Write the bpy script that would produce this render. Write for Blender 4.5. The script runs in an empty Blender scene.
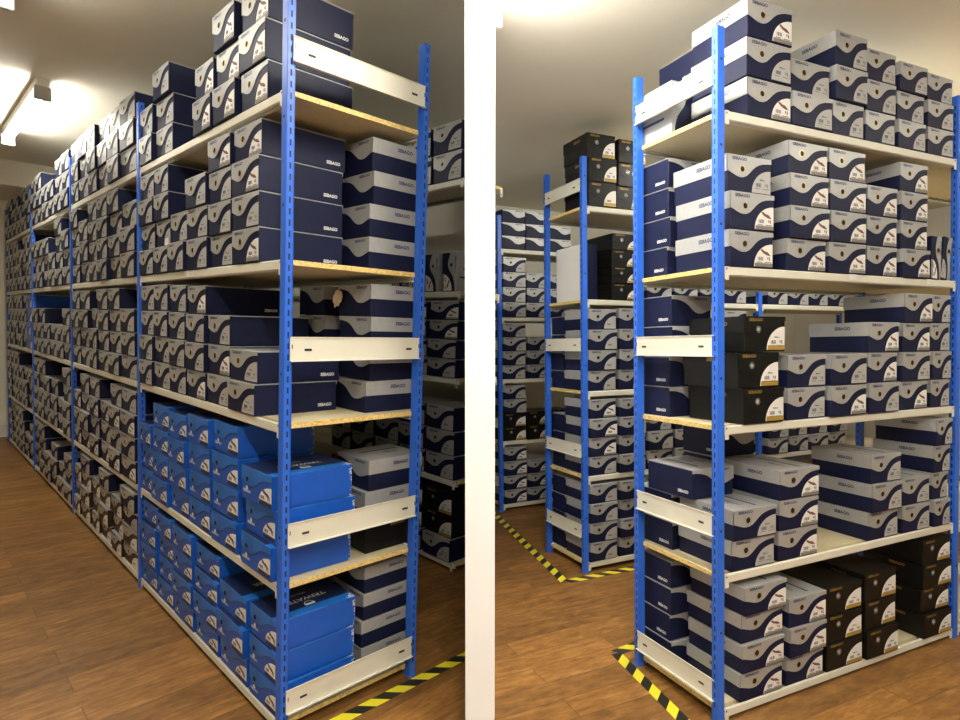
import bpy, bmesh, math, random
from mathutils import Matrix, Vector
from math import pi, radians, sin, cos

random.seed(7)
SC = bpy.context.scene
COL = SC.collection

# ------------------------------------------------------------------ camera
cam = bpy.data.cameras.new('camera')
cam.sensor_width = 36.0
cam.lens = 22.397
cam.clip_start = 0.05
cam_ob = bpy.data.objects.new('camera', cam)
COL.objects.link(cam_ob)
SC.camera = cam_ob
cam_ob.matrix_world = Matrix(((1, 0, 0, 0),
                              (0, 0.041766579578, -0.999127395696, 0),
                              (0, 0.999127395696, 0.041766579578, 1.42),
                              (0, 0, 0, 1)))
# ------------------------------------------------------------------ world, exposure
world = bpy.data.worlds.new('world')
SC.world = world
world.use_nodes = True
world.node_tree.nodes['Background'].inputs[0].default_value = (1.0, 0.93, 0.8, 1)
world.node_tree.nodes['Background'].inputs[1].default_value = 0.02
SC.view_settings.view_transform = 'Standard'
SC.view_settings.look = 'None'
SC.view_settings.gamma = 1.0
SC.view_settings.use_curve_mapping = False
SC.view_settings.exposure = 0.31
LIGHT_COL = (1.0, 0.96, 0.84)
LAMP_W = 16.0          # watts of every ceiling batten
TUBE_E = 60.0           # glow of the tube itself

# The stock room is a left aisle and a right aisle either side of a white partition.
ML = Matrix(((0.7096277494548335, -0.7039094167719948, 0.030659259341635155, -0.6742069132601184),
             (0.704517090833685, 0.7094619766720844, -0.01787099269148762, 1.9706327166217177),
             (-0.009172018693216613, 0.03428172452266834, 0.9993701203442311, 0.05502807943645971),
             (0, 0, 0, 1)))
MR = Matrix(((0.9076756580350074, -0.41956486498151685, -0.009498625361477204, 0.8995420648622658),
             (0.41967087223633476, 0.9075004058492838, 0.017870992691487612, 2.184634992754212),
             (0.0011219657348611953, -0.020207361441482146, 0.9997951808927982, -0.03079433331814574),
             (0, 0, 0, 1)))
ROOM = {'L': ML, 'R': MR}

# ------------------------------------------------------------------ materials
MATS = {}
def mat(name, col, rough=0.5, metal=0.0, noise=0.0, nscale=40, bump=0.0, emit=None, spec=0.5, coat=0.0):
    if name in MATS: return MATS[name]
    m = bpy.data.materials.new(name); m.use_nodes = True
    nt = m.node_tree; b = nt.nodes['Principled BSDF']
    b.inputs['Base Color'].default_value = (*col, 1)
    b.inputs['Roughness'].default_value = rough
    b.inputs['Metallic'].default_value = metal
    b.inputs['Specular IOR Level'].default_value = spec
    b.inputs['Coat Weight'].default_value = coat
    if noise or bump:
        tc = nt.nodes.new('ShaderNodeTexCoord'); n = nt.nodes.new('ShaderNodeTexNoise')
        n.inputs['Scale'].default_value = nscale; n.inputs['Detail'].default_value = 3
        nt.links.new(tc.outputs['Object'], n.inputs['Vector'])
        if noise:
            r = nt.nodes.new('ShaderNodeValToRGB')
            r.color_ramp.elements[0].position = 0.3; r.color_ramp.elements[1].position = 0.7
            r.color_ramp.elements[0].color = (*[c * (1 - noise) for c in col], 1)
            r.color_ramp.elements[1].color = (*[min(1, c * (1 + noise)) for c in col], 1)
            nt.links.new(n.outputs['Fac'], r.inputs['Fac']); nt.links.new(r.outputs['Color'], b.inputs['Base Color'])
        if bump:
            bp = nt.nodes.new('ShaderNodeBump'); bp.inputs['Strength'].default_value = bump
            bp.inputs['Distance'].default_value = 0.002
            nt.links.new(n.outputs['Fac'], bp.inputs['Height']); nt.links.new(bp.outputs['Normal'], b.inputs['Normal'])
    if emit:
        b.inputs['Emission Color'].default_value = (*emit[0], 1); b.inputs['Emission Strength'].default_value = emit[1]
    MATS[name] = m
    return m

NAVY = mat('navy_card', (0.0065, 0.009, 0.034), 0.48, noise=0.08, nscale=30, spec=0.2)
SILVER = mat('silver_card', (0.38, 0.385, 0.385), 0.40, metal=0.25, noise=0.04, nscale=60)
INK = mat('navy_ink', (0.03, 0.035, 0.09), 0.5)
WHITEINK = mat('white_ink', (0.7, 0.7, 0.68), 0.5)
LABELG = mat('grey_label', (0.38, 0.38, 0.37), 0.45)
LABELW = mat('white_label', (0.72, 0.71, 0.68), 0.45)
TAUPE = mat('taupe_strip', (0.2, 0.18, 0.16), 0.5)
SHOE = mat('printed_shoe_brown', (0.14, 0.06, 0.05), 0.6)
YEL = mat('yellow_sticker', (0.8, 0.72, 0.08), 0.5)
GOLD = mat('gold_eyelet', (0.62, 0.47, 0.2), 0.3, metal=0.9)
CHROME = mat('chrome_eyelet', (0.6, 0.6, 0.62), 0.25, metal=0.9)
HOLE = mat('finger_hole', (0.008, 0.008, 0.008), 0.8)
TISSUE = mat('tissue_paper', (0.3, 0.3, 0.32), 0.8)
BLACK = mat('black_card', (0.0045, 0.0045, 0.004), 0.42, noise=0.1, nscale=30, spec=0.25)
GOLDINK = mat('gold_ink', (0.35, 0.22, 0.05), 0.4, metal=0.5)
GOLDSTRIP = mat('gold_strip', (0.42, 0.27, 0.05), 0.45, metal=0.3)
BROWN = mat('brown_card', (0.028, 0.016, 0.012), 0.42, noise=0.1, nscale=30)
BLUE = mat('blue_card', (0.008, 0.085, 0.46), 0.36, noise=0.08, nscale=14)
BLUELID = mat('light_blue_card', (0.012, 0.13, 0.50), 0.34, noise=0.3, nscale=7)
BLUEDARK = mat('dark_blue_card', (0.008, 0.018, 0.07), 0.4)
POSTB = mat('blue_powder_coat', (0.025, 0.13, 0.64), 0.38, noise=0.05, nscale=20)
SLOT = mat('slot_shadow_steel', (0.006, 0.012, 0.05), 0.7)
CREAM = mat('cream_enamel', (0.67, 0.655, 0.56), 0.4, noise=0.02, nscale=15)
SLOTD = mat('dark_slot', (0.02, 0.02, 0.02), 0.7)
WALLM = mat('wall_paint', (0.76, 0.73, 0.62), 0.7, noise=0.02, nscale=3)
CEILM = mat('ceiling_paint', (0.84, 0.80, 0.68), 0.8, noise=0.015, nscale=2)
PARTM = mat('white_partition_paint', (0.92, 0.945, 1.0), 0.6)
TRIMM = mat('trim_paint', (0.72, 0.69, 0.6), 0.5)
LAMPM = mat('lamp_enamel', (0.8, 0.79, 0.74), 0.4)
CAPM = mat('lamp_end_plastic', (0.42, 0.42, 0.38), 0.5)
TAPEY = mat('tape_yellow', (0.80, 0.72, 0.03), 0.4)
TAPEK = mat('tape_black', (0.02, 0.02, 0.018), 0.4)

def chip_mat():
    m = bpy.data.materials.new('chipboard'); m.use_nodes = True
    nt = m.node_tree; b = nt.nodes['Principled BSDF']; b.inputs['Roughness'].default_value = 0.65
    tc = nt.nodes.new('ShaderNodeTexCoord'); v = nt.nodes.new('ShaderNodeTexVoronoi'); v.inputs['Scale'].default_value = 170
    r = nt.nodes.new('ShaderNodeValToRGB')
    r.color_ramp.elements[0].color = (0.46, 0.30, 0.07, 1); r.color_ramp.elements[1].color = (0.74, 0.56, 0.22, 1)
    r.color_ramp.elements[0].position = 0.1; r.color_ramp.elements[1].position = 0.6
    nt.links.new(tc.outputs['Object'], v.inputs['Vector']); nt.links.new(v.outputs['Color'], r.inputs['Fac'])
    nt.links.new(r.outputs['Color'], b.inputs['Base Color'])
    return m
CHIP = chip_mat()
BOARD = mat('board_face', (0.60, 0.52, 0.33), 0.6, noise=0.05, nscale=50)

def floor_mat():
    m = bpy.data.materials.new('oak_vinyl_planks'); m.use_nodes = True
    nt = m.node_tree; b = nt.nodes['Principled BSDF']; L = nt.links.new
    tc = nt.nodes.new('ShaderNodeTexCoord')
    br = nt.nodes.new('ShaderNodeTexBrick'); br.offset = 0.37; br.offset_frequency = 2
    br.inputs['Scale'].default_value = 1.0
    br.inputs['Brick Width'].default_value = 1.22; br.inputs['Row Height'].default_value = 0.125
    br.inputs['Mortar Size'].default_value = 0.0012; br.inputs['Mortar Smooth'].default_value = 0.2
    br.inputs['Bias'].default_value = 0.0
    br.inputs['Color1'].default_value = (0.0, 0.0, 0.0, 1); br.inputs['Color2'].default_value = (1, 1, 1, 1)
    br.inputs['Mortar'].default_value = (0.5, 0.5, 0.5, 1)
    L(tc.outputs['Object'], br.inputs['Vector'])
    # grain, shifted for each plank
    add = nt.nodes.new('ShaderNodeVectorMath'); add.operation = 'MULTIPLY_ADD'
    L(br.outputs['Color'], add.inputs[0]); add.inputs[1].default_value = (9, 5, 3)
    L(tc.outputs['Object'], add.inputs[2])
    mp = nt.nodes.new('ShaderNodeMapping'); mp.inputs['Scale'].default_value = (2.0, 7.5, 1.0)
    L(add.outputs[0], mp.inputs['Vector'])
    n1 = nt.nodes.new('ShaderNodeTexNoise'); n1.inputs['Scale'].default_value = 4.2; n1.inputs['Detail'].default_value = 8
    n1.inputs['Roughness'].default_value = 0.7; n1.inputs['Distortion'].default_value = 0.25
    L(mp.outputs[0], n1.inputs['Vector'])
    r = nt.nodes.new('ShaderNodeValToRGB'); cr = r.color_ramp
    cr.elements[0].position = 0.33; cr.elements[0].color = (0.16, 0.073, 0.020, 1)
    cr.elements[1].position = 0.68; cr.elements[1].color = (0.40, 0.205, 0.060, 1)
    e = cr.elements.new(0.52); e.color = (0.275, 0.132, 0.037, 1)
    L(n1.outputs['Fac'], r.inputs['Fac'])
    # plank to plank tone
    mx = nt.nodes.new('ShaderNodeMix'); mx.data_type = 'RGBA'; mx.blend_type = 'MULTIPLY'
    mx.inputs['Factor'].default_value = 1.0
    tone = nt.nodes.new('ShaderNodeValToRGB')
    tone.color_ramp.elements[0].color = (0.72, 0.72, 0.74, 1); tone.color_ramp.elements[1].color = (1.12, 1.1, 1.05, 1)
    L(br.outputs['Color'], tone.inputs['Fac'])
    L(r.outputs['Color'], mx.inputs['A']); L(tone.outputs['Color'], mx.inputs['B'])
    mx2 = nt.nodes.new('ShaderNodeMix'); mx2.data_type = 'RGBA'; mx2.blend_type = 'MIX'
    L(br.outputs['Fac'], mx2.inputs['Factor']); L(mx.outputs['Result'], mx2.inputs['A'])
    mx2.inputs['B'].default_value = (0.07, 0.035, 0.015, 1)
    L(mx2.outputs['Result'], b.inputs['Base Color'])
    b.inputs['Roughness'].default_value = 0.45
    b.inputs['Specular IOR Level'].default_value = 0.3
    bp = nt.nodes.new('ShaderNodeBump'); bp.inputs['Strength'].default_value = 0.15; bp.inputs['Distance'].default_value = 0.001
    L(n1.outputs['Fac'], bp.inputs['Height']); L(bp.outputs['Normal'], b.inputs['Normal'])
    return m
FLOORM = floor_mat()

# ------------------------------------------------------------------ mesh helpers
class MB:
    """collects faces with materials, then becomes one mesh"""
    def __init__(s): s.v = []; s.f = []; s.m = []; s.mats = []
    def mi(s, m):
        if m not in s.mats: s.mats.append(m)
        return s.mats.index(m)
    def face(s, pts, m):
        b = len(s.v); s.v += [tuple(p) for p in pts]; s.f.append(tuple(range(b, b + len(pts)))); s.m.append(s.mi(m))
    def mesh(s, vs, fs, m):
        b = len(s.v); s.v += [tuple(p) for p in vs]; k = s.mi(m)
        for f in fs: s.f.append(tuple(b + i for i in f)); s.m.append(k)
    def box(s, x0, x1, y0, y1, z0, z1, m, ch=0.0):
        if ch <= 0:
            v = [(x0, y0, z0), (x1, y0, z0), (x1, y1, z0), (x0, y1, z0), (x0, y0, z1), (x1, y0, z1), (x1, y1, z1), (x0, y1, z1)]
            s.mesh(v, [(0, 3, 2, 1), (4, 5, 6, 7), (0, 1, 5, 4), (1, 2, 6, 5), (2, 3, 7, 6), (3, 0, 4, 7)], m)
        else:  # chamfered
            bm = bmesh.new(); bmesh.ops.create_cube(bm, size=1)
            for v in bm.verts:
                v.co = ((x0 + x1) / 2 + v.co.x * (x1 - x0), (y0 + y1) / 2 + v.co.y * (y1 - y0), (z0 + z1) / 2 + v.co.z * (z1 - z0))
            bmesh.ops.bevel(bm, geom=bm.edges[:], offset=ch, segments=1, affect='EDGES', profile=0.5)
            s.bm(bm, m)
    def bm(s, bm, m):
        bm.verts.index_update()
        s.mesh([v.co[:] for v in bm.verts], [[v.index for v in f.verts] for f in bm.faces], m); bm.free()
    def prism(s, poly, fn, m):
        """poly: list of 2D points; fn(a,b,side) -> 3D with side 0/1; closed slab"""
        n = len(poly)
        vs = [fn(a, b, 0) for a, b in poly] + [fn(a, b, 1) for a, b in poly]
        fs = [tuple(range(n)), tuple(range(2 * n - 1, n - 1, -1))]
        for i in range(n): j = (i + 1) % n; fs.append((i, i + n, j + n, j))
        s.mesh(vs, fs, m)
    def build(s, name):
        me = bpy.data.meshes.new(name); me.from_pydata(s.v, [], s.f); me.validate()
        for m in s.mats: me.materials.append(m)
        me.polygons.foreach_set('material_index', s.m[:len(me.polygons)])
        bm = bmesh.new(); bm.from_mesh(me); bmesh.ops.recalc_face_normals(bm, faces=bm.faces); bm.to_mesh(me); bm.free()
        return me

_txt = {}
def text_geo(body, bold=0.0):
    """letter faces of a word, height 1, centred, in the xy plane"""
    if (body, bold) in _txt: return _txt[(body, bold)]
    c = bpy.data.curves.new('lettering', 'FONT'); c.body = body; c.align_x = 'CENTER'; c.align_y = 'CENTER'
    c.resolution_u = 2; c.offset = bold
    o = bpy.data.objects.new('lettering', c)
    me = bpy.data.meshes.new_from_object(o)
    vs = [tuple(v.co) for v in me.vertices]; fs = [tuple(p.vertices) for p in me.polygons]
    xs = [v[0] for v in vs]; ys = [v[1] for v in vs]
    cx = (min(xs) + max(xs)) / 2; cy = (min(ys) + max(ys)) / 2; h = max(ys) - min(ys)
    vs = [((x - cx) / h, (y - cy) / h) for x, y, z in vs]
    bpy.data.objects.remove(o); bpy.data.curves.remove(c); bpy.data.meshes.remove(me)
    _txt[(body, bold)] = (vs, fs, (max(xs) - min(xs)) / h)
    return _txt[(body, bold)]
def put_text(mb, body, origin, ax, ay, height, m, bold=0.03, width=None, slab=True):
    vs, fs, wr = text_geo(body, bold)
    sx = height if width is None else width / wr
    O = Vector(origin); A = Vector(ax); B = Vector(ay)
    mb.mesh([tuple(O + A * (x * sx) + B * (y * height)) for x, y in vs], fs, m)

def link(name, me, parent=None, mtx=None):
    o = bpy.data.objects.new(name, me); COL.objects.link(o)
    if parent is not None: o.parent = parent
    if mtx is not None: o.matrix_world = mtx
    return o
def empty(name, mtx, label, cat, group=None):
    o = bpy.data.objects.new(name, None); o.empty_display_size = 0.05; COL.objects.link(o); o.matrix_world = mtx
    o['label'] = label; o['category'] = cat
    if group: o['group'] = group
    return o
def structure(name, mb, mtx=Matrix.Identity(4)):
    o = link(name, mb.build(name), None, mtx); o['kind'] = 'structure'; return o

# ------------------------------------------------------------------ room shell
CH = 2.86
def sheet(room, world_xy, z, m, thick):
    """slab whose footprint is given on the ground, lying in the room's own level"""
    M = ROOM[room]; Mi = M.inverted(); up = M.to_3x3() @ Vector((0, 0, 1)); base = M @ Vector((0, 0, z))
    mb = MB(); pts = []
    for x, y in world_xy:
        zz = base.z - ((x - base.x) * up.x + (y - base.y) * up.y) / up.z
        pts.append(Mi @ Vector((x, y, zz)))
    mb.prism([(p.x, p.y) for p in pts], lambda a, b, s: (a, b, z + (thick if s else 0)), m)
    return mb
KINK = [(0.0, -3.2), (0.0, 2.0), (0.065, 4.2), (0.0, 5.6), (0.0, 7.2)]
for room, side, far in (('L', 'left', -7.0), ('R', 'right', 7.5)):
    poly = [(far, -3.2)] + KINK + [(far, 7.2)]
    structure('floor' if room == 'L' else 'floor_right', sheet(room, poly, 0.0, FLOORM, -0.08), ROOM[room])
    structure('ceiling' if room == 'L' else 'ceiling_right', sheet(room, poly, CH, CEILM, 0.08), ROOM[room])
mb = MB()
line = [((-0.0503, 2.0), (0.0503, 2.0)), ((-0.0503, 2.1), (0.0503, 2.1)), ((-0.018, 2.1), (0.018, 2.1)),
        ((0.047, 4.2), (0.083, 4.2)), ((-0.018, 5.6), (0.018, 5.6)), ((-0.018, 6.1), (0.018, 6.1))]
for (a, b), (c, d) in zip(line[:-1], line[1:]):
    if a[1] == c[1]: continue
    mb.prism([a, b, d, c], lambda x, y, s: (x, y, 3.1 if s else -0.35), PARTM)
structure('wall_partition', mb)
def wall(name, room, x0, x1, y0, y1, z0=-0.05, z1=CH + 0.05, m=None):
    mb = MB(); mb.box(x0, x1, y0, y1, z0, z1, m or WALLM); return structure(name, mb, ROOM[room])
wall('wall_left_far', 'L', -3.2, 2.2, 6.6, 6.7)
wall('wall_left_aisle', 'L', -3.2, -3.1, -4.5, 6.6)
wall('wall_left_behind_racks', 'L', 2.1, 2.2, 1.31, 6.6)
wall('wall_right_far', 'R', 0.93, 5.6, 3.9, 4.0)
wall('wall_right_side', 'R', 5.5, 5.6, -4.5, 3.9)
mb = MB(); mb.box(-7, 7.5, -3.1, -3.0, -0.35, 3.2, WALLM); structure('wall_back', mb)
mb = MB(); mb.box(-3.1, 2.1, 5.55, 6.6, 2.62, CH, CEILM); structure('trim_1', mb, ML)      # boxed-in drop of the ceiling
mb = MB(); mb.box(-3.1, 2.1, 6.58, 6.6, 0.0, 0.14, TRIMM, 0.004); structure('baseboard_left', mb, ML)
mb = MB(); mb.box(1.0, 5.5, 3.88, 3.9, 0.0, 0.14, TRIMM, 0.004); structure('baseboard_right', mb, MR)

# ------------------------------------------------------------------ lamps
def batten(room, x, y, z, ln, rot, label, watts=LAMP_W, glow=TUBE_E):
    """fluorescent batten: its near end at (x, y)"""
    M = ROOM[room] @ Matrix.Translation((x, y, z)) @ Matrix.Rotation(rot, 4, 'Z')
    t = empty('ceiling_light', M, label, 'ceiling light', 'fluorescent battens on the ceiling')
    mb = MB(); mb.box(-0.035, 0.035, 0, ln, -0.055, 0, LAMPM, 0.004); link('housing', mb.build('housing'), t)
    for yy in (0.0, ln):
        mb = MB(); s = -1 if yy == 0 else 1
        mb.box(-0.045, 0.045, min(yy, yy - s * 0.03), max(yy, yy - s * 0.03), -0.135, -0.05, CAPM, 0.005)
        link('end_cap', mb.build('end_cap'), t)
    mb = MB(); bm = bmesh.new()
    bmesh.ops.create_cone(bm, cap_ends=True, segments=14, radius1=0.019, radius2=0.019, depth=ln - 0.07)
    bmesh.ops.rotate(bm, verts=bm.verts, matrix=Matrix.Rotation(pi / 2, 3, 'X')); bmesh.ops.translate(bm, verts=bm.verts, vec=(0, ln / 2, -0.095))
    mb.bm(bm, mat('fluorescent_tube_%d' % glow, (0.9, 0.9, 0.9), 0.3, emit=((1.0, 0.96, 0.86), glow))); link('tube', mb.build('tube'), t)
    ld = bpy.data.lights.new('tube_light', 'AREA'); ld.shape = 'RECTANGLE'; ld.size = 0.06; ld.size_y = ln - 0.1
    ld.energy = watts; ld.color = LIGHT_COL
    lo = bpy.data.objects.new('tube_light', ld); COL.objects.link(lo); lo.parent = t; lo.location = (0, ln / 2, -0.118)
    return t
batten('L', -0.205, 2.80, CH, 1.5, 0, 'fluorescent batten over the left aisle, above the middle of the long rack', LAMP_W * .6, 60)
batten('L', -0.54, 0.08, CH, 1.5, 0, 'fluorescent batten cut by the top left corner of the photo', LAMP_W * .3, 22)
batten('L', -0.9, -2.8, CH, 1.5, 0, 'fluorescent batten over the near end of the left aisle', LAMP_W * 2.4, 120)
batten('R', -0.64, -0.9, CH, 1.5, 0, 'fluorescent batten over the gap beside the right racks', LAMP_W * .7, 115)
batten('R', 1.5, -1.3, CH, 1.5, -pi / 2, 'fluorescent batten over the aisle in front of the right rack', LAMP_W * .42, 32)
batten('R', 0.4, -3.3, CH, 1.5, 0, 'fluorescent batten over the near end of the right aisle', LAMP_W * .7, 70)

batten('R', 1.2, .95, CH, 1.2, -pi / 2, 'added fill batten brightening the back of the right side, unseen behind the top boxes', LAMP_W * .7, 90)  # extra batten, added out of sight to lighten the rear ceiling and racks

# ------------------------------------------------------------------ racks
def make_rack(room, x0, y0, long_axis, nb, BL, D, H, shelves, ends, label, near_end=True, near_post=True):
    """long_axis 'y' (left room, front faces -x) or 'x' (right room, front faces -y)"""
    M = ROOM[room] @ Matrix.Translation((x0, y0, 0))
    t = empty('shelving_rack', M, label, 'shelving rack')
    def P(u, v, z): return (v, u, z) if long_axis == 'y' else (u, v, z)
    def ubox(mb, u0, u1, v0, v1, z0, z1, m, ch=0):
        a = P(u0, v0, z0); b = P(u1, v1, z1); mb.box(min(a[0], b[0]), max(a[0], b[0]), min(a[1], b[1]), max(a[1], b[1]), z0, z1, m, ch)
    hw = 0.017; hv = 0.014
    for i in range(nb + 1):
        if i == 0 and not near_post: continue
        for v in (0, D):
            mb = MB(); u = i * BL - (0.007 if (room == 'R' and x0 == 0 and i == 0 and v == 0) else 0)
            # folded upright: web facing the aisle, two slotted flanges, small returns
            o = -1 if v == 0 else 1
            ubox(mb, u - hw, u + hw, v + (-hv if o < 0 else hv - 0.004), v + (-hv + 0.004 if o < 0 else hv), 0.004, H, POSTB, 0.0008)
            for su in (-1, 1):
                ubox(mb, u + su * hw - (0.003 if su > 0 else 0), u + su * hw + (0.003 if su < 0 else 0), v - hv + .0005, v + hv - .0005, 0.004, H, POSTB)
                k = 0.06
                while k < H - 0.03:   # keyhole slots
                    uu = u + su * (hw + 0.0003)
                    ubox(mb, min(uu, uu - su * 0.001), max(uu, uu - su * 0.001), v - 0.003, v + 0.003, k, k + 0.02, SLOT)
                    k += 0.036
            ubox(mb, u - hw, u + hw, v - o * (hv - .002) - 0.002, v - o * (hv - .002) + 0.002, 0.004, H, POSTB)
            ubox(mb, u - hw - 0.004, u + hw + 0.004, v - hv - .002, v + hv + .002, 0.0, 0.006, POSTB)
            for k in (0.33, 0.7, 1.25, 1.8, 2.08, 2.38):
                vv = v + o * (hv + .0003)
                ubox(mb, u - 0.004, u + 0.004, vv - 0.0006, vv + 0.0006, k * H / 2.5, k * H / 2.5 + 0.009, SLOTD)
            link('post', mb.build('post'), t)
    for i in range(nb):
        u0 = i * BL + (hw if (i or near_post) else 0); u1 = (i + 1) * BL - hw
        for z in shelves:
            mb = MB(); ubox(mb, u0 - 0.035 if False else u0 - 0.012, u1 + 0.012, 0.020, D - 0.020, z - 0.017, z, BOARD)
            # raw edge strips of the board
            for uu in (u0 - 0.0125, u1 + 0.0125):
                ubox(mb, uu - 0.0005, uu + 0.0005, 0.020, D - 0.020, z - 0.017, z, CHIP)
            link('shelf_board', mb.build('shelf_board'), t)
            for v, s in ((0, -1), (D, 1)):
                mb = MB()
                ya, yb = v - s * 0.004, v + s * 0.008
                ubox(mb, u0 + 0.001, u1 - 0.001, min(ya, yb), max(ya, yb), z - 0.034, z, CREAM, 0.004)
                yc = v - s * 0.022
                ubox(mb, u0 + 0.001, u1 - 0.001, min(ya, yc), max(ya, yc), z - 0.034, z - 0.030, CREAM)
                ubox(mb, u0 + 0.001, u1 - 0.001, min(ya, yc), max(ya, yc), z - 0.022, z - 0.0175, CREAM)
                for uu in (u0 + 0.001, u1 - 0.021):   # hooked end plates
                    yo = v + s * 0.009
                    ubox(mb, uu, uu + 0.02, min(yb, yo), max(yb, yo), z - 0.05, z, CREAM)
                    ubox(mb, uu + 0.006, uu + 0.011, min(yo, yo + s * 0.001), max(yo, yo + s * 0.001), z - 0.012, z - 0.006, SLOTD)
                link('shelf_beam', mb.build('shelf_beam'), t)
    if near_end:
        for z in ends:
            mb = MB(); h = 0.078
            ubox(mb, -hw - 0.006, -hw - 0.0035, 0.004, D - 0.012, z - h, z, CREAM, 0.0008)
            ubox(mb, -hw - 0.016, -hw - 0.0035, 0.004, D - 0.012, z - h - 0.002, z - h + 0.001, CREAM)
            ubox(mb, -hw - 0.009, -hw - 0.0035, 0.004, D - 0.012, z - 0.002, z + 0.001, CREAM)
            for v in (0.055, D - 0.075):
                ubox(mb, -hw - 0.0066, -hw - 0.006, v, v + 0.026, z - 0.046, z - 0.038, SLOTD)
            for v in (0.010, D - 0.016):
                ubox(mb, -hw - 0.0066, -hw - 0.006, v, v + 0.003, z - 0.038, z - 0.024, SLOTD)
            link('end_beam', mb.build('end_beam'), t)
    return t

ZL = [0.052, 0.527, 1.072, 1.611, 2.149]
EL = [2.307, 1.360, 0.742, 0.171]
ZR = [0.045, 0.554, 1.112, 1.705, 2.276]
ER = [2.442, 1.451, 0.782, 0.160]
BLL, BLR, DL, DR = 1.5564, 1.5166, 0.550, 0.452
make_rack('L', 0, 0, 'y', 4, BLL, DL, 2.469, ZL, EL, 'long blue and cream shelving rack of four bays receding along the left aisle')
RK2X, RK2Y = 1.35, 0.62
make_rack('L', RK2X, RK2Y, 'y', 2, 1.7, 0.30, 2.469, [0.052, 0.527, 1.11, 1.60, 2.22], [], 'blue rack beyond the left rack, across a narrow aisle, beside the partition', near_end=False, near_post=False)
make_rack('R', 0, 0, 'x', 2, BLR, DR, 2.573, ZR, ER, 'large near blue and cream shelving rack in the right half')
BX, BY = 0.40, 1.445
make_rack('R', BX, BY, 'x', 2, BLR, 0.43, 2.573, [0.06, 0.60, 1.13, 1.70, 2.276], [2.44, 1.46, 0.80, 0.30], 'second blue rack in the right half, behind the near one')
CX, CY = 0.55, 2.90
make_rack('R', CX, CY, 'x', 2, BLR, 0.36, 2.52, [0.06, 0.60, 1.13, 1.66, 2.24], [1.46, 0.80, 0.30], 'farthest blue rack in the right half, by the white partition')

# ------------------------------------------------------------------ shoe boxes
WAVE = [(0, .555), (.06, .52), (.12, .48), (.2, .43), (.28, .405), (.36, .415), (.43, .46), (.5, .55), (.57, .655), (.64, .74), (.72, .80), (.82, .845), (.92, .865), (1, .87)]
KINDS = {
    'silver': dict(body=NAVY, lid=SILVER, ink=INK, side_ink=WHITEINK, eye=GOLD, lab=LABELG, strip=None, top=SILVER),
    'picture': dict(body=NAVY, lid=SILVER, ink=INK, side_ink=WHITEINK, eye=GOLD, lab=LABELW, strip=TAUPE, top=SILVER),
    'brown': dict(body=BROWN, lid=SILVER, ink=INK, side_ink=WHITEINK, eye=GOLD, lab=LABELW, strip=None, top=SILVER),
    'black': dict(body=BLACK, lid=BLACK, ink=GOLDINK, side_ink=GOLDINK, eye=CHROME, lab=LABELW, strip=GOLDSTRIP, top=BLACK),
    'blue': dict(body=BLUE, lid=BLUELID, ink=WHITEINK, side_ink=None, eye=HOLE, lab=LABELW, strip=BLUEDARK, top=BLUEDARK),
}
_cache = {}
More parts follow.
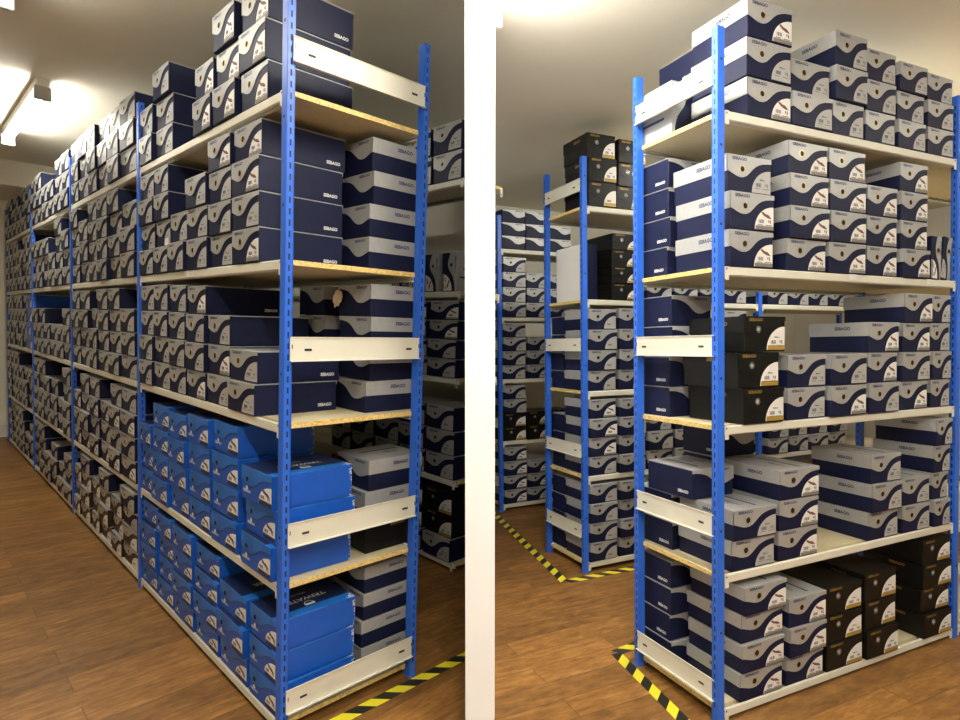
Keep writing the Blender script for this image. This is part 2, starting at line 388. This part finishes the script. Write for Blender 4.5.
def box_meshes(kind, w, h, l, detail=2):
    w, h, l = math.floor(w * 100 + .3) / 100, math.floor(h * 1000) / 1000, round(l, 2)
    key = (kind, w, h, l, detail)
    if key in _cache: return _cache[key]
    K = KINDS[kind]; X0, X1 = -w / 2, w / 2; Y0, Y1 = -l / 2, l / 2
    e = 0.0022; out = {}
    T = lambda t: X0 + t * w
    # body
    mb = MB(); mb.box(X0 + e, X1 - (0 if kind != 'blue' else e), Y0 + e, Y1 - e, 0, h - 0.004, K['body'], 0.0015)
    if K['side_ink'] and detail > 1 and kind != 'black':
        put_text(mb, 'SEBAGO', (X1 + 0.0006, Y1 - 0.052, h * 0.21), (0, 1, 0), (0, 0, 1), 0.0125, K['side_ink'], 0.04, 0.058)
    out['body'] = mb.build('body')
    # lid: top panel, skirt on one long side, wave-cut flaps on both ends
    mb = MB(); t = 0.0018
    topm = K['lid']
    mb.box(X0, X1, Y0, Y1, h - 0.004, h - 0.0005, topm, 0.0008)
    sk = 0.46 if kind != 'blue' else 0.5
    if kind == 'blue':
        mb.box(X0, X0 + e, Y0, Y1, h * 0.08, h - 0.0035, K['body'])
        mb.box(X1 - e, X1, Y0, Y1, h * 0.08, h - 0.0035, K['body'])
        mb.box(X0 + 0.002, X1 - 0.045, Y0 + 0.002, Y1 - 0.002, h - 0.0006, h - 0.0002, BLUEDARK)
        if detail > 1:
            # word and small badge printed on the lid top, read from the back edge
            put_text(mb, 'TRIWATER', (X1 - 0.105, 0.0, h), (0, -1, 0), (1, 0, 0), 0.024, WHITEINK, 0.02, 0.17)
            put_text(mb, 'SEBAGO', (X1 - 0.15, 0.0, h), (0, -1, 0), (1, 0, 0), 0.008, WHITEINK, 0.02, 0.06)
            ring = []
            for k in range(9): a = pi * k / 8; ring.append((cos(a), sin(a)))
            for k in range(8):
                (c1, s1), (c2, s2) = ring[k], ring[k + 1]
                mb.face([(X1 - 0.062 - s1 * .02, 0 + c1 * .02, h), (X1 - 0.062 - s2 * .02, c2 * .02, h), (X1 - 0.062 - s2 * .016, c2 * .016, h), (X1 - 0.062 - s1 * .016, c1 * .016, h)], WHITEINK)
            mb.box(X1 - 0.064, X1 - 0.050, -0.02, 0.02, h - 0.0003, h, WHITEINK)
            rs = random.Random(5)
            for k in range(34):      # worn paper at the back corner
                yy = Y1 - abs(rs.gauss(0, .014)); xx = X1 - abs(rs.gauss(0, .012)); q = rs.uniform(.0012, .0045)
                mb.face([(xx - q, yy - q * .6, h - .0002), (xx + q * .3, yy - q, h - .0002), (min(xx + q, X1), yy + .3 * q, h - .0002), (xx, min(yy + q, Y1), h - .0002)], LABELW)
                zz = max(.006, h * .9 - abs(rs.gauss(0, .03))); yy = Y1 - abs(rs.gauss(0, .006)); q = rs.uniform(.0008, .0028)
                mb.face([(X1 + .0002, yy - q, zz), (X1 + .0002, yy, zz - q), (X1 + .0002, min(yy + q, Y1), zz), (X1 + .0002, yy, zz + q * 1.5)], LABELW)
    else:
        mb.box(X0, X0 + e, Y0, Y1, h * (1 - sk), h - 0.0035, K['lid'])
        if detail > 1:
            put_text(mb, 'SEBAGO', (X0 - 0.0005, Y0 + l * 0.42, h * 0.80), (0, -1, 0), (0, 0, 1), h * 0.115, K['ink'], 0.04, 0.072)
        if detail > 1 and kind != 'black':
            put_text(mb, 'SEBAGO', (X0 + w * 0.42, Y0 + l * 0.35, h), (0, -1, 0), (1, 0, 0), 0.014, K['ink'], 0.03, 0.08)
            mb.box(X0 + w * 0.62, X0 + w * 0.67, Y0 + l * 0.1, Y0 + l * 0.8, h - 0.0004, h, K['ink'])
    wave = WAVE if kind != 'blue' else [(a, .42 + (b - .375) * 0.78) for a, b in WAVE]
    if detail == 0: wave = wave[::3] + [wave[-1]]
    for yy, sgn in ((Y0, 1), (Y1, -1)):
        top = [(1, 0.975), (0, 0.975)]
        for (a, b), (c, d) in zip(wave[:-1], wave[1:]):
            mb.prism([(a, b), (c, d), (c, .975), (a, .975)], lambda a_, b_, s, yy=yy, sgn=sgn: (T(a_), yy + (0.0 if s else sgn * t), b_ * h), K['lid'])
        if kind == 'blue' and detail:
            for (a, b), (c, d) in zip(wave[:-1], wave[1:]):
                mb.prism([(a, b - .02), (c, d - .02), (c, d), (a, b)], lambda a_, b_, s, yy=yy, sgn=sgn: (T(a_), yy + (0.0004 if s else sgn * t), b_ * h), BLUEDARK)
        if detail > 0:
            if kind == 'blue':
                if sgn > 0:
                    put_text(mb, 'SEBAGO', (T(.2), yy - 0.0006 + 0.0, h * .27), (1, 0, 0), (0, 0, 1), h * .085, WHITEINK, 0.03, w * .26)
                    c0 = Vector((T(.2), yy - 0.0006, h * .36))
                    mb.face([tuple(c0 + Vector((cos(k * pi / 5) * .008, 0, sin(k * pi / 5) * .008))) for k in range(10)], WHITEINK)
            else:
                put_text(mb, 'SEBAGO', (T(.27), yy - sgn * 0.0006, h * .90), (sgn, 0, 0), (0, 0, 1), h * .088, K['ink'], 0.04, w * .33)
    out['lid'] = mb.build('lid')
    # quarter-round size label
    if kind == 'black': cx, rx, rz, z0 = .985, .44, .66, .05
    elif kind == 'blue': cx, rx, rz, z0 = .985, .40, .50, .08
    else: cx, rx, rz, z0 = .985, .43, .63, .04
    mb = MB(); yl = Y0 + 0.0022
    arc = [(cx - rx * cos(k * pi / 20), z0 + rz * sin(k * pi / 20)) for k in range(11)]
    if detail == 0: arc = arc[::2]
    if kind == 'blue': arc = [(cx - rx * cos(k * pi / 16), z0 + .06 + rz * sin(k * pi / 16)) for k in range(10)] + [(cx, z0 + rz * .93)]; arc = [p for p in arc if p[0] <= cx + .001]; arc = [(arc[0][0] + .01, z0)] + arc
    mb.prism([(cx, z0)] + arc, lambda a, b, s: (T(a), yl - (0.0012 if s else 0), b * h), K['lab'])
    yf = yl - 0.0016
    def mark(a0, a1, b0, b1, m): mb.box(T(a0), T(a1), yf, yl - .001, b0 * h, b1 * h, m)
    if detail > 0:
        if K['strip']:
            hh = .13 if kind != 'picture' else .1
            mark(cx - rx * .97, cx, z0, z0 + hh, K['strip'])
        if kind == 'picture' or kind == 'blue':
            sh = [(.70, .50), (.73, .535), (.80, .47), (.86, .455), (.92, .38), (.93, .34), (.85, .36), (.76, .42)]
            if kind == 'blue': sh = [(a - .0, b + .0) for a, b in sh]
            mb.prism(sh, lambda a, b, s: (T(a), yf if s else yl - .001, b * h), SHOE if kind == 'picture' else INK)
    if detail > 1:
        zb = z0 + .17
        n = 7
        for k in range(n): mark(.645 + k * .018, .645 + k * .018 + (.010 if k % 3 else .006), zb, zb + .10, INK)
        if kind != 'picture': put_text(mb, 'Men', (T(.79), yf - .0002, h * (zb + .19)), (1, 0, 0), (0, 0, 1), h * .05, INK, 0.02, w * .12)
        mark(.90, .925, zb, zb + .10, TAUPE); mark(.86, .885, zb + .03, zb + .10, TAUPE)
        mark(.62, .74, zb - .06, zb - .035, TAUPE); mark(.80, .95, zb - .06, zb - .035, TAUPE)
    elif detail == 1: mark(.66, .80, z0 + .17, z0 + .26, TAUPE)
    out['size_label'] = mb.build('size_label')
    # finger hole with its rim
    mb = MB(); cxh, czh = T(.33 if kind != 'blue' else .2), h * (.63 if kind != 'blue' else .62)
    R = 0.0135 if kind != 'blue' else .009; N = 14 if detail > 1 else 8
    yr = Y0 - 0.0012
    circ = [(cos(2 * pi * k / N), sin(2 * pi * k / N)) for k in range(N)]
    for k in range(N):
        (a, b), (c, d) = circ[k], circ[(k + 1) % N]
        r = R * .82
        q = [(a * R, b * R), (c * R, d * R), (c * r, d * r), (a * r, b * r)]
        mb.prism(q, lambda p, s_, s: (cxh + p, yr if s else Y0 + .0004, czh + s_), K['eye'])
    mb.prism([(a * R * .83, b * R * .83) for a, b in circ], lambda p, s_, s: (cxh + p, Y0 - .0004 if s else Y0 + .0004, czh + s_), HOLE)
    if kind == 'black': mb.prism([(a * R * .6, b * R * .6) for a, b in circ], lambda p, s_, s: (cxh + p, Y0 - .0008 if s else Y0, czh + s_), TISSUE)
    out['finger_hole'] = mb.build('finger_hole')
    _cache[key] = out
    return out

WORDN = ['first', 'second', 'third', 'fourth', 'fifth', 'sixth', 'seventh', 'eighth']
KNAME = {'silver': 'navy-and-silver shoebox', 'picture': 'picture-labelled navy-and-silver shoebox', 'brown': 'brown-and-silver shoebox',
         'black': 'black shoebox', 'blue': 'bright blue shoebox'}
SHN = ['bottom', 'second', 'middle', 'fourth', 'top']
REQ = []
CAMI = cam_ob.matrix_world.inverted()
def seen_area(w, h, l, M):
    """rough size of a box in the photograph"""
    xs = []; ys = []
    for a in (-w / 2, w / 2):
        for b in (-l / 2, l / 2):
            for c in (0, h):
                p = CAMI @ M @ Vector((a, b, c)); f = 597.25
                xs.append(480 + f * p.x / -p.z); ys.append(360 - f * p.y / -p.z)
    x0, x1 = max(min(xs), 0), min(max(xs), 960); y0, y1 = max(min(ys), 0), min(max(ys), 720)
    return max(0, x1 - x0) * max(0, y1 - y0)
def place_box(kind, w, h, l, M, label, group, detail=2, flat=None, sticker=None, rank=1.0):
    REQ.append((seen_area(w, h, l, M) * rank * (0 if flat is not None else 1), kind, w, h, l, M, label, group, detail, sticker))
def build_boxes(limit):
    order = sorted(range(len(REQ)), key=lambda i: -REQ[i][0]); keep = set(order[:limit]); mass = MB()
    for i, (area, kind, w, h, l, M, label, group, detail, sticker) in enumerate(REQ):
        if area <= 0 or i not in keep:
            for me in box_meshes(kind, w, h, l, min(detail, 1)).values():
                base = len(mass.v); mass.v += [(M @ v.co)[:] for v in me.vertices]
                for p in me.polygons:
                    mass.f.append(tuple(base + k for k in p.vertices)); mass.m.append(mass.mi(me.materials[p.material_index]))
            continue
        ms = box_meshes(kind, w, h, l, detail)
        t = empty('shoebox', M, label, 'shoebox', group)
        for k in ('body', 'lid', 'size_label', 'finger_hole'):
            link(k, ms[k], t)
        if sticker:
            mb = MB(); W2 = w / 2; yy = -l / 2 - 0.0003
            mb.box(W2 - w * .34, W2 - w * .10, yy - .001, yy, h * .03, h * .30, LABELW)
            o = link('sticker', mb.build('sticker'), t); o['label'] = sticker + ' sticker'
    o = link('distant_shoeboxes', mass.build('distant_shoeboxes'))
    o['kind'] = 'stuff'; o['category'] = 'shoeboxes'
    o['label'] = 'mass of small shoeboxes filling the far bays and the racks farther back'
FLAT = []
SHELF_LEVELS = {('L', (0, 0)): ZL, ('R', (0, 0)): ZR, ('L', (RK2X, RK2Y)): [0.052, 0.527, 1.11, 1.60, 2.22],
                ('R', (BX, BY)): [0.06, 0.60, 1.13, 1.70, 2.276], ('R', (CX, CY)): [0.06, 0.60, 1.13, 1.66, 2.24]}
def stack(room, front, u0, u1, z, n, h, l, kinds, desc, group, v0=-0.012, theta=None, detail=2, flat=None, jit=True, du=None, stick=None, origin=(0, 0)):
    """a stack of n boxes standing on a shelf; front 'x': front faces -x (left room), 'y': faces -y"""
    w = u1 - u0 - 0.008; uc = (u0 + u1) / 2
    for lev in SHELF_LEVELS[(room, tuple(origin))]:      # keep under the beam of the shelf above
        if lev > z + .02: h = min(h, (lev - .052 - z) / n if n > 1 else h); break
    for k in range(n):
        kind = kinds if isinstance(kinds, str) else kinds[k % len(kinds)]
        r = random.Random(int(u0 * 1000) * 7919 + int(z * 1000) * 104729 + k * 31 + (17 if room == 'L' else 0) + int(v0 * 100) * 1299709)
        jv = r.uniform(-.010, .010) if jit else 0; ju = r.uniform(-.0025, .0025) if jit else 0
        ang = r.gauss(0, .008) if jit else 0
        if du: ju += du[k]
        vc = v0 + l / 2 + jv
        if front == 'x': loc = (origin[0] + vc, origin[1] + uc + ju, z + .001 + k * h); th = -pi / 2 if theta is None else theta
        else: loc = (origin[0] + uc + ju, origin[1] + vc, z + .001 + k * h); th = 0 if theta is None else theta
        M = ROOM[room] @ Matrix.Translation(loc) @ Matrix.Rotation(th + ang, 4, 'Z')
        pos = 'only box' if n == 1 else ('topmost' if k == n - 1 else ('lowest' if k == 0 else WORDN[k] + ' up'))
        s = None
        if detail == 2 and stick and r.random() < stick[1]: s = stick[0]
        place_box(kind, w, h - .0015, l, M, KNAME[kind] + ', ' + pos + ' in ' + desc, group, detail, flat, s)

def picks(spec, k=0):
    """letters to kinds"""
    D = {'s': 'silver', 'p': 'picture', 'b': 'blue', 'k': 'black', 'n': 'brown'}
    return [D[c] for c in spec]

# --- left rack, near bay.  (u0, u1, count, height, kinds bottom to top)
LB1 = {
 5: [(1.335, 1.535, 2, .134, 's'), (1.075, 1.30, 3, .129, 's'), (.59, .79, 2, .134, 'p'), (.37, .58, 3, .134, 'p'), (.135, .36, 3, .134, 'p')],
 4: [(1.31, 1.532, 4, .1345, 's'), (1.10, 1.30, 4, .1345, 's'), (.88, 1.09, 2, .128, 's'), (.64, .87, 3, .1255, 's'), (.41, .63, 4, .134, 'sssp'), (.175, .40, 4, .136, 'pspp')],
 3: [(1.325, 1.53, 4, .124, 's'), (1.11, 1.32, 4, .122, 's'), (.89, 1.10, 4, .120, 's'), (.665, .88, 4, .118, 'pssp'), (.44, .655, 3, .118, 'sps'), (.195, .43, 2, .115, 's')],
 2: [(1.34, 1.53, 3, .117, 'b'), (1.10, 1.33, 4, .117, 'b'), (.865, 1.09, 4, .1145, 'b'), (.61, .855, 4, .119, 'b'), (.35, .60, 4, .121, 'b'), (.04, .29, 3, .1215, 'b')],
 1: [(1.28, 1.52, 4, .111, 'b'), (1.05, 1.27, 4, .107, 'b'), (.79, 1.04, 4, .107, 'b'), (.525, .78, 4, .102, 'b'), (.255, .515, 3, .112, 'b'), (.025, .245, 3, .113, 'b')],
}
for sh, cols in LB1.items():
    for i, (u0, u1, n, h, ks) in enumerate(reversed(cols)):
        stack('L', 'x', u0, u1, ZL[sh - 1], n, h, .33 if sh > 2 else .31, picks(ks), '%s stack from near post, %s shelf, near left bay' % (WORDN[i], SHN[sh - 1]), 'shoeboxes in the near bay of the left rack',
              stick=('white', .05) if sh in (3, 4) else None)
# second row seen through the near end of the left rack
LEND = {4: (.05, .275, 4, .1245, 's'), 3: (.05, .275, 4, .126, 's'), 2: (.05, .275, 3, .121, 'kss'), 1: (.05, .275, 4, .112, 's')}
for sh, (u0, u1, n, h, ks) in LEND.items():
    stack('L', 'x', u0, u1, ZL[sh - 1], n, h, .26, picks(ks), 'back stack at near end, %s shelf, left rack' % SHN[sh - 1], 'back row boxes at the end of the left rack', v0=.358, theta=pi / 2)
stack('L', 'x', .36, .58, ZL[2], 4, .122, .26, 'silver', 'back row behind near end, middle shelf, left rack', 'back row boxes at the end of the left rack', v0=.358, theta=pi / 2)

# --- left rack, second bay
E6 = [2.995 + .09, 2.865, 2.61, 2.38, 2.13, 1.88, 1.605]
LB2 = {5: ([3, 3, 3, 3, 3, 3], .131, 's'), 4: ([4, 3, 4, 4, 4, 3], .132, 's'), 3: ([4, 4, 3, 4, 4, 3], .125, 's'), 2: ([3, 4, 4, 3, 4, 4], .122, 'p'), 1: ([3, 4, 3, 4, 3, 4], .108, 'n')}
for sh, (cnt, h, ks) in LB2.items():
    for i, n in enumerate(cnt):
        u1, u0 = E6[i], E6[i + 1]
        if n == 3 and sh != 5 and i < 5: u1 -= .03
        kk = picks('nnns') if ks == 'n' else (['picture', 'silver', 'picture', 'silver'] if ks == 'p' else ['silver'])
        if ks == 'n' and i == 5: kk = picks('nnss')
        stack('L', 'x', u0 + .004, u1 - .002, ZL[sh - 1], n, h, .31, kk, '%s stack from near post, %s shelf, second left bay' % (WORDN[5 - i], SHN[sh - 1]), 'shoeboxes in the second bay of the left rack', detail=1,)

# --- left rack, two far bays: too many tiny boxes to tell apart
def far_bay(b, table):
    base = b * BLL
    for sh, (cnt, h, ks) in table.items():
        W = (BLL - .07) / len(cnt)
        for i, n in enumerate(cnt):
            u1 = base + BLL - .035 - i * W; u0 = u1 - W
            stack('L', 'x', u0, u1, ZL[sh - 1], n, h, .31, [ks] if not (ks == 'mix') else (['blue'] if i >= 5 else ['silver']), '', '', detail=0, flat=FLAT)
far_bay(2, {5: ([3, 3, 2, 2, 3, 3], .128, 'silver'), 4: ([3, 3, 3, 2, 4, 3], .128, 'silver'), 3: ([3, 3, 2, 2, 2, 3], .124, 'silver'), 2: ([4, 4, 3, 3, 2, 4], .122, 'silver'), 1: ([4, 4, 2, 3, 2, 3], .112, 'silver')})
far_bay(3, {5: ([3, 3, 3, 2, 3, 3], .125, 'silver'), 4: ([4, 4, 4, 3, 4, 4], .125, 'silver'), 3: ([4, 4, 4, 4, 4, 4], .122, 'mix'), 2: ([4, 4, 4, 3, 3, 3], .12, 'silver'), 1: ([3, 3, 4, 4, 2, 3], .112, 'silver')})
# --- the rack across the narrow aisle on the left side
o2 = (RK2X, RK2Y)
def st2(y0, y1, z, n, h, ks, d, detail=2):
    stack('L', 'x', y0, y1, z, n, h, .24, picks(ks), d + ', rack behind left rack', 'shoeboxes on the rack behind the left rack', detail=detail, origin=o2)
for sh, z, n, h, ks in ((5, 2.22, 2, .16, 's'), (3, 1.11, 4, .125, 'sspp'), (2, .527, 3, .14, 's'), (1, .052, 3, .135, 'skk')):
    for i in range(5):
        st2(.01 + i * .262, .262 + i * .262, z, n, h, ks, '%s stack from partition, %s shelf' % (WORDN[i], SHN[sh - 1]), 2 if i < 2 else 1)
# upright boxes on its fourth shelf
for i in range(4):
    M = ML @ Matrix.Translation((RK2X + .115, RK2Y + .10 + i * .16, 1.60 + .112)) @ Matrix.Rotation(-pi / 2, 4, 'Z') @ Matrix.Rotation(pi / 2, 4, 'Y') @ Matrix.Translation((0, 0, -.065))
    place_box('picture', .22, .13, .24, M, 'shoebox standing on its side, %s from partition, fourth shelf, rack behind left rack' % WORDN[i], 'upright shoeboxes on the rack behind')

# --- right rack, near bay
g = 'shoeboxes in the near bay of the right rack'
RB = {
 5: [(.115, .365, 3, .143, 'psp'), (.375, .61, 2, .132, 's'), (.618, .825, 3, .138, 's'), (.832, 1.04, 3, .131, 's'), (1.045, 1.255, 3, .124, 's'), (1.262, 1.475, 3, .122, 's')],
 4: [(.035, .27, 3, .140, 'pps'), (.345, .585, 4, .127, 'p'), (.595, .83, 4, .128, 'p'), (.84, 1.065, 3, .129, 'p'), (1.075, 1.28, 4, .128, 'p')],
 3: [(.095, .325, 3, .137, 'k'), (.345, .58, 2, .130, 's'), (.59, .83, 2, .130, 'ps'), (.84, 1.06, 3, .1315, 'spp'), (1.07, 1.29, 4, .131, 'pspp'), (1.31, 1.47, 4, .131, 's')],
 2: [(.055, .29, 2, .1185, 's'), (.305, .545, 3, .1215, 'p'), (.86, 1.085, 3, .1255, 's'), (1.10, 1.32, 2, .125, 's'), (1.33, 1.47, 4, .127, 's')],
 1: [(.10, .335, 4, .112, 'p'), (.35, .58, 3, .119, 'p'), (.59, .825, 3, .118, 'k'), (.835, 1.06, 3, .124, 'k'), (1.25, 1.48, 4, .124, 'k')],
}
for sh, cols in RB.items():
    for i, (u0, u1, n, h, ks) in enumerate(cols):
        du = None
        if sh == 1 and i == 0: du = [0, .002, .004, .007]
        if sh == 3 and i == 0: du = [0, -.028, .002]
        if sh == 3 and i == 4: du = [0, .004, .010, .012]
        if sh == 5 and i == 0: du = [.01, 0, 0]
        stack('R', 'y', u0, u1, ZR[sh - 1], n, h, .28, picks(ks), '%s stack from near post, %s shelf, near right rack' % (WORDN[i], SHN[sh - 1]), g, du=du)
# back row
gb = 'back row boxes at the end of the right rack'
for sh, u0, u1, n, h in ((4, .025, .25, 4, .122), (3, .03, .26, 4, .128), (2, .03, .25, 2, .1185), (1, .03, .25, 4, .121)):
    stack('R', 'y', u0, u1, ZR[sh - 1], n, h, .225, 'silver', 'back stack at near end, %s shelf, near right rack' % SHN[sh - 1], gb, v0=.295, theta=pi)
stack('R', 'y', .32, .54, ZR[1], 4, .121, .225, 'silver', 'back row behind near end, second shelf, near right rack', gb, v0=.295, theta=pi)
stack('R', 'y', 1.25, 1.47, ZR[3], 3, .16, .225, 'black', 'back corner at far post, fourth shelf, near right rack', gb, v0=.295)
# single boxes lying differently
M = MR @ Matrix.Translation((.145, .30, ZR[1] + .24)) @ Matrix.Rotation(pi + .02, 4, 'Z')
place_box('silver', .23, .12, .26, M, 'navy shoebox lying across two stacks at the near end, second shelf, near right rack', None)
M = MR @ Matrix.Translation((.155, .385, ZR[4] + .114)) @ Matrix.Rotation(pi, 4, 'Z') @ Matrix.Rotation(pi / 2, 4, 'Y')
place_box('silver', .225, .13, .22, M, 'shoebox on its side with silver lid facing left, top shelf, near right rack', None)
stack('R', 'y', .175, .40, ZR[4], 3, .133, .225, 'silver', 'back stack behind the nearest one, top shelf, near right rack', gb, v0=.295, theta=pi)
M = MR @ Matrix.Translation((1.325, .13, ZR[3] + .106)) @ Matrix.Rotation(radians(3), 4, 'Y') @ Matrix.Rotation(pi / 2, 4, 'Y')
place_box('picture', .20, .075, .26, M, 'narrow shoebox standing on edge, first right of the stacks, fourth shelf, near right rack', None)
M = MR @ Matrix.Translation((1.415, .13, ZR[3] + .112)) @ Matrix.Rotation(radians(11), 4, 'Y') @ Matrix.Rotation(pi / 2, 4, 'Y')
place_box('silver', .20, .06, .26, M, 'narrow shoebox leaning against the far post, fourth shelf, near right rack', None)

# --- second rack on the right
gB = 'shoeboxes on the second right rack'
oB = (BX, BY)
ZB = [0.06, 0.60, 1.13, 1.70, 2.276]
def stB(sh, i, n, h, ks, u0=None, u1=None, detail=2, du=None):
    a = .022 + i * .228 if u0 is None else u0; b = a + .222 if u1 is None else u1
    stack('R', 'y', a, b, ZB[sh - 1], n, h, .27, picks(ks), '%s stack from left, %s shelf, second right rack' % (WORDN[i], SHN[sh - 1]), gB, detail=detail, origin=oB, du=du)
stB(5, 0, 3, .150, 'k'); stB(5, 1, 3, .145, 'k')
stB(4, 1, 4, .105, 'k', .20, .43)
stB(3, 0, 4, .128, 's'); stB(3, 1, 4, .130, 's')
stB(2, 0, 4, .122, 'sppp'); stB(2, 1, 4, .120, 'sssp')
stB(1, 0, 4, .124, 's'); stB(1, 1, 4, .124, 's')
for i in range(2, 6):
    stB(3, i, 4, .130, 's', detail=1); stB(2, i, 3, .124, 's', detail=1); stB(4, i, 3, .13, 's', detail=1)
for i in range(7, 12):
    if i == 11: continue
    stack('R', 'y', .02 + i * .225, .24 + i * .225, ZB[3], 2, .13, .27, 'silver', 'stack %s right of middle post, fourth shelf, second right rack' % WORDN[i - 7], gB, detail=1, origin=oB)
    stack('R', 'y', .02 + i * .225, .24 + i * .225, ZB[1], 4, .124, .27, 'silver', 'stack %s right of middle post, second shelf, second right rack' % WORDN[i - 7], gB, detail=1, origin=oB)
for sh, n in ((3, 4), (2, 3), (1, 4)):
    stack('R', 'y', .03, .25, ZB[sh - 1], n, .12, .16, 'silver', 'back stack at left end, %s shelf, second right rack' % SHN[sh - 1], gB, v0=.275, theta=pi, detail=1, origin=oB)
# big box standing on end, white face to the left
M = MR @ Matrix.Translation((BX + .03, BY + .22, ZB[3] + .151)) @ Matrix.Rotation(-pi / 2, 4, 'Z') @ Matrix.Rotation(pi / 2, 4, 'X')
t = empty('storage_box', MR @ Matrix.Translation((BX + .085, BY + .20, ZB[3] + .001)), 'tall box with white front and navy side standing on fourth shelf, second right rack', 'box')
mb = MB(); mb.box(-.045, .055, -.15, .16, 0, .35, NAVY, .003); link('body', mb.build('body'), t)
mb = MB(); mb.box(-.056, -.046, -.15, .16, 0.0, .352, LABELW, .003); link('lid', mb.build('lid'), t)

# --- farthest rack on the right
gC = 'shoeboxes on the farthest right rack'
oC = (CX, CY)
ZC = [0.06, 0.60, 1.13, 1.66, 2.24]
def stC(sh, i, n, h, ks, theta=None):
    a = .022 + i * .232
    stack('R', 'y', a, a + .226, ZC[sh - 1], n, h, .27, picks(ks), '%s stack from left, %s shelf, farthest right rack' % (WORDN[i], SHN[sh - 1]), gC, detail=1, origin=oC, theta=theta)
for i in range(3):
    stC(5, i, [3, 3, 2][i], .112, 's', pi)
    stC(4, i, [4, 3, 3][i], .128, 's'); stC(3, i, [4, 3, 3][i], .122, 's')
    stC(2, i, [4, 2, 2][i], .122, ['kkss', 'kk', 'kk'][i]); stC(1, i, [4, 3, 3][i], .122, 'p')

build_boxes(300)
bm = bmesh.new(); bmesh.ops.create_icosphere(bm, subdivisions=3, radius=1)
rt = random.Random(3)
for v in bm.verts:
    n = 1 + .28 * sin(v.co.x * 7 + v.co.z * 5) * cos(v.co.y * 6) + rt.uniform(-.09, .09)
    v.co = (v.co.x * .012 * n, v.co.y * .022 * n, v.co.z * .030 * n * (1.1 - .3 * v.co.z))
mb = MB(); mb.bm(bm, mat('cream_tissue', (0.72, 0.64, 0.45), 0.8))
o = link('tissue_paper', mb.build('tissue_paper'), None, ML @ Matrix.Translation((.347, .255, ZL[2] + .44)) @ Matrix.Rotation(.5, 4, 'X'))
o['label'] = 'crumpled cream tissue poking out at the corner of a box, middle shelf, left rack'; o['category'] = 'tissue paper'

# ------------------------------------------------------------------ price tags on the beams
def tag(room, x, y, z, sx, sy, label):
    mb = MB(); mb.box(-sx, sx, -sy, sy, -.012, .012, LABELW)
    o = link('shelf_tag', mb.build('shelf_tag'), None, ROOM[room] @ Matrix.Translation((x, y, z))); o['label'] = label; o['category'] = 'shelf tag'
tag('L', -.0095, .88, ZL[3] - .016, .0008, .022, 'small white shelf tag on the fourth beam of the near left bay')
tag('L', -.0095, 2.35, ZL[3] - .016, .0008, .022, 'small white shelf tag on the fourth beam of the second left bay')
tag('R', .75, -.0095, ZR[3] - .012, .024, .0008, 'white shelf tag in the middle of the fourth beam, near right rack')
tag('R', 1.28, -.0095, ZR[3] - .012, .016, .0008, 'small white shelf tag near the far post, fourth beam, near right rack')

# ------------------------------------------------------------------ hazard tape on the floor
def tape(room, path, w, label, skew=-1.0, pitch=0.062):
    """yellow and black strip following a path"""
    mb = MB()
    for (x0, y0), (x1, y1) in zip(path[:-1], path[1:]):
        d = Vector((x1 - x0, y1 - y0)); ln = d.length; d.normalize(); nrm = Vector((-d.y, d.x))
        k = -1; n = int(ln / pitch) + 2
        sk = w * skew
        def pt(s, side, a):
            s = min(max(s + (sk / 2 if side > 0 else -sk / 2), 0), ln)
            q = Vector((x0, y0)) + d * s + nrm * (side * w / 2)
            return (q.x, q.y, .0012 if a else .0002)
        for i in range(-1, n):
            a, b = i * pitch, (i + 1) * pitch
            poly = [(a, -1), (b, -1), (b, 1), (a, 1)]
            if b + sk / 2 <= 0 or a - sk / 2 >= ln: continue
            mb.prism(poly, lambda s, side, top: pt(s, side, top), TAPEY if i % 2 else TAPEK)
    o = link('hazard_tape', mb.build('hazard_tape'), None, ROOM[room]); o['label'] = label; o['category'] = 'floor tape'
tape('L', [(-.25, -.055), (.835, -.052)], .05, 'yellow and black hazard tape across the end of the left rack')
tape('R', [(-.195, -.45), (-.038, .575), (.14, .60)], .05, 'yellow and black hazard tape turning round the near end of the near right rack')
tape('R', [(.485, 2.98), (.206, 1.376), (.95, 1.372)], .055, 'yellow and black hazard tape turning round the second right rack')
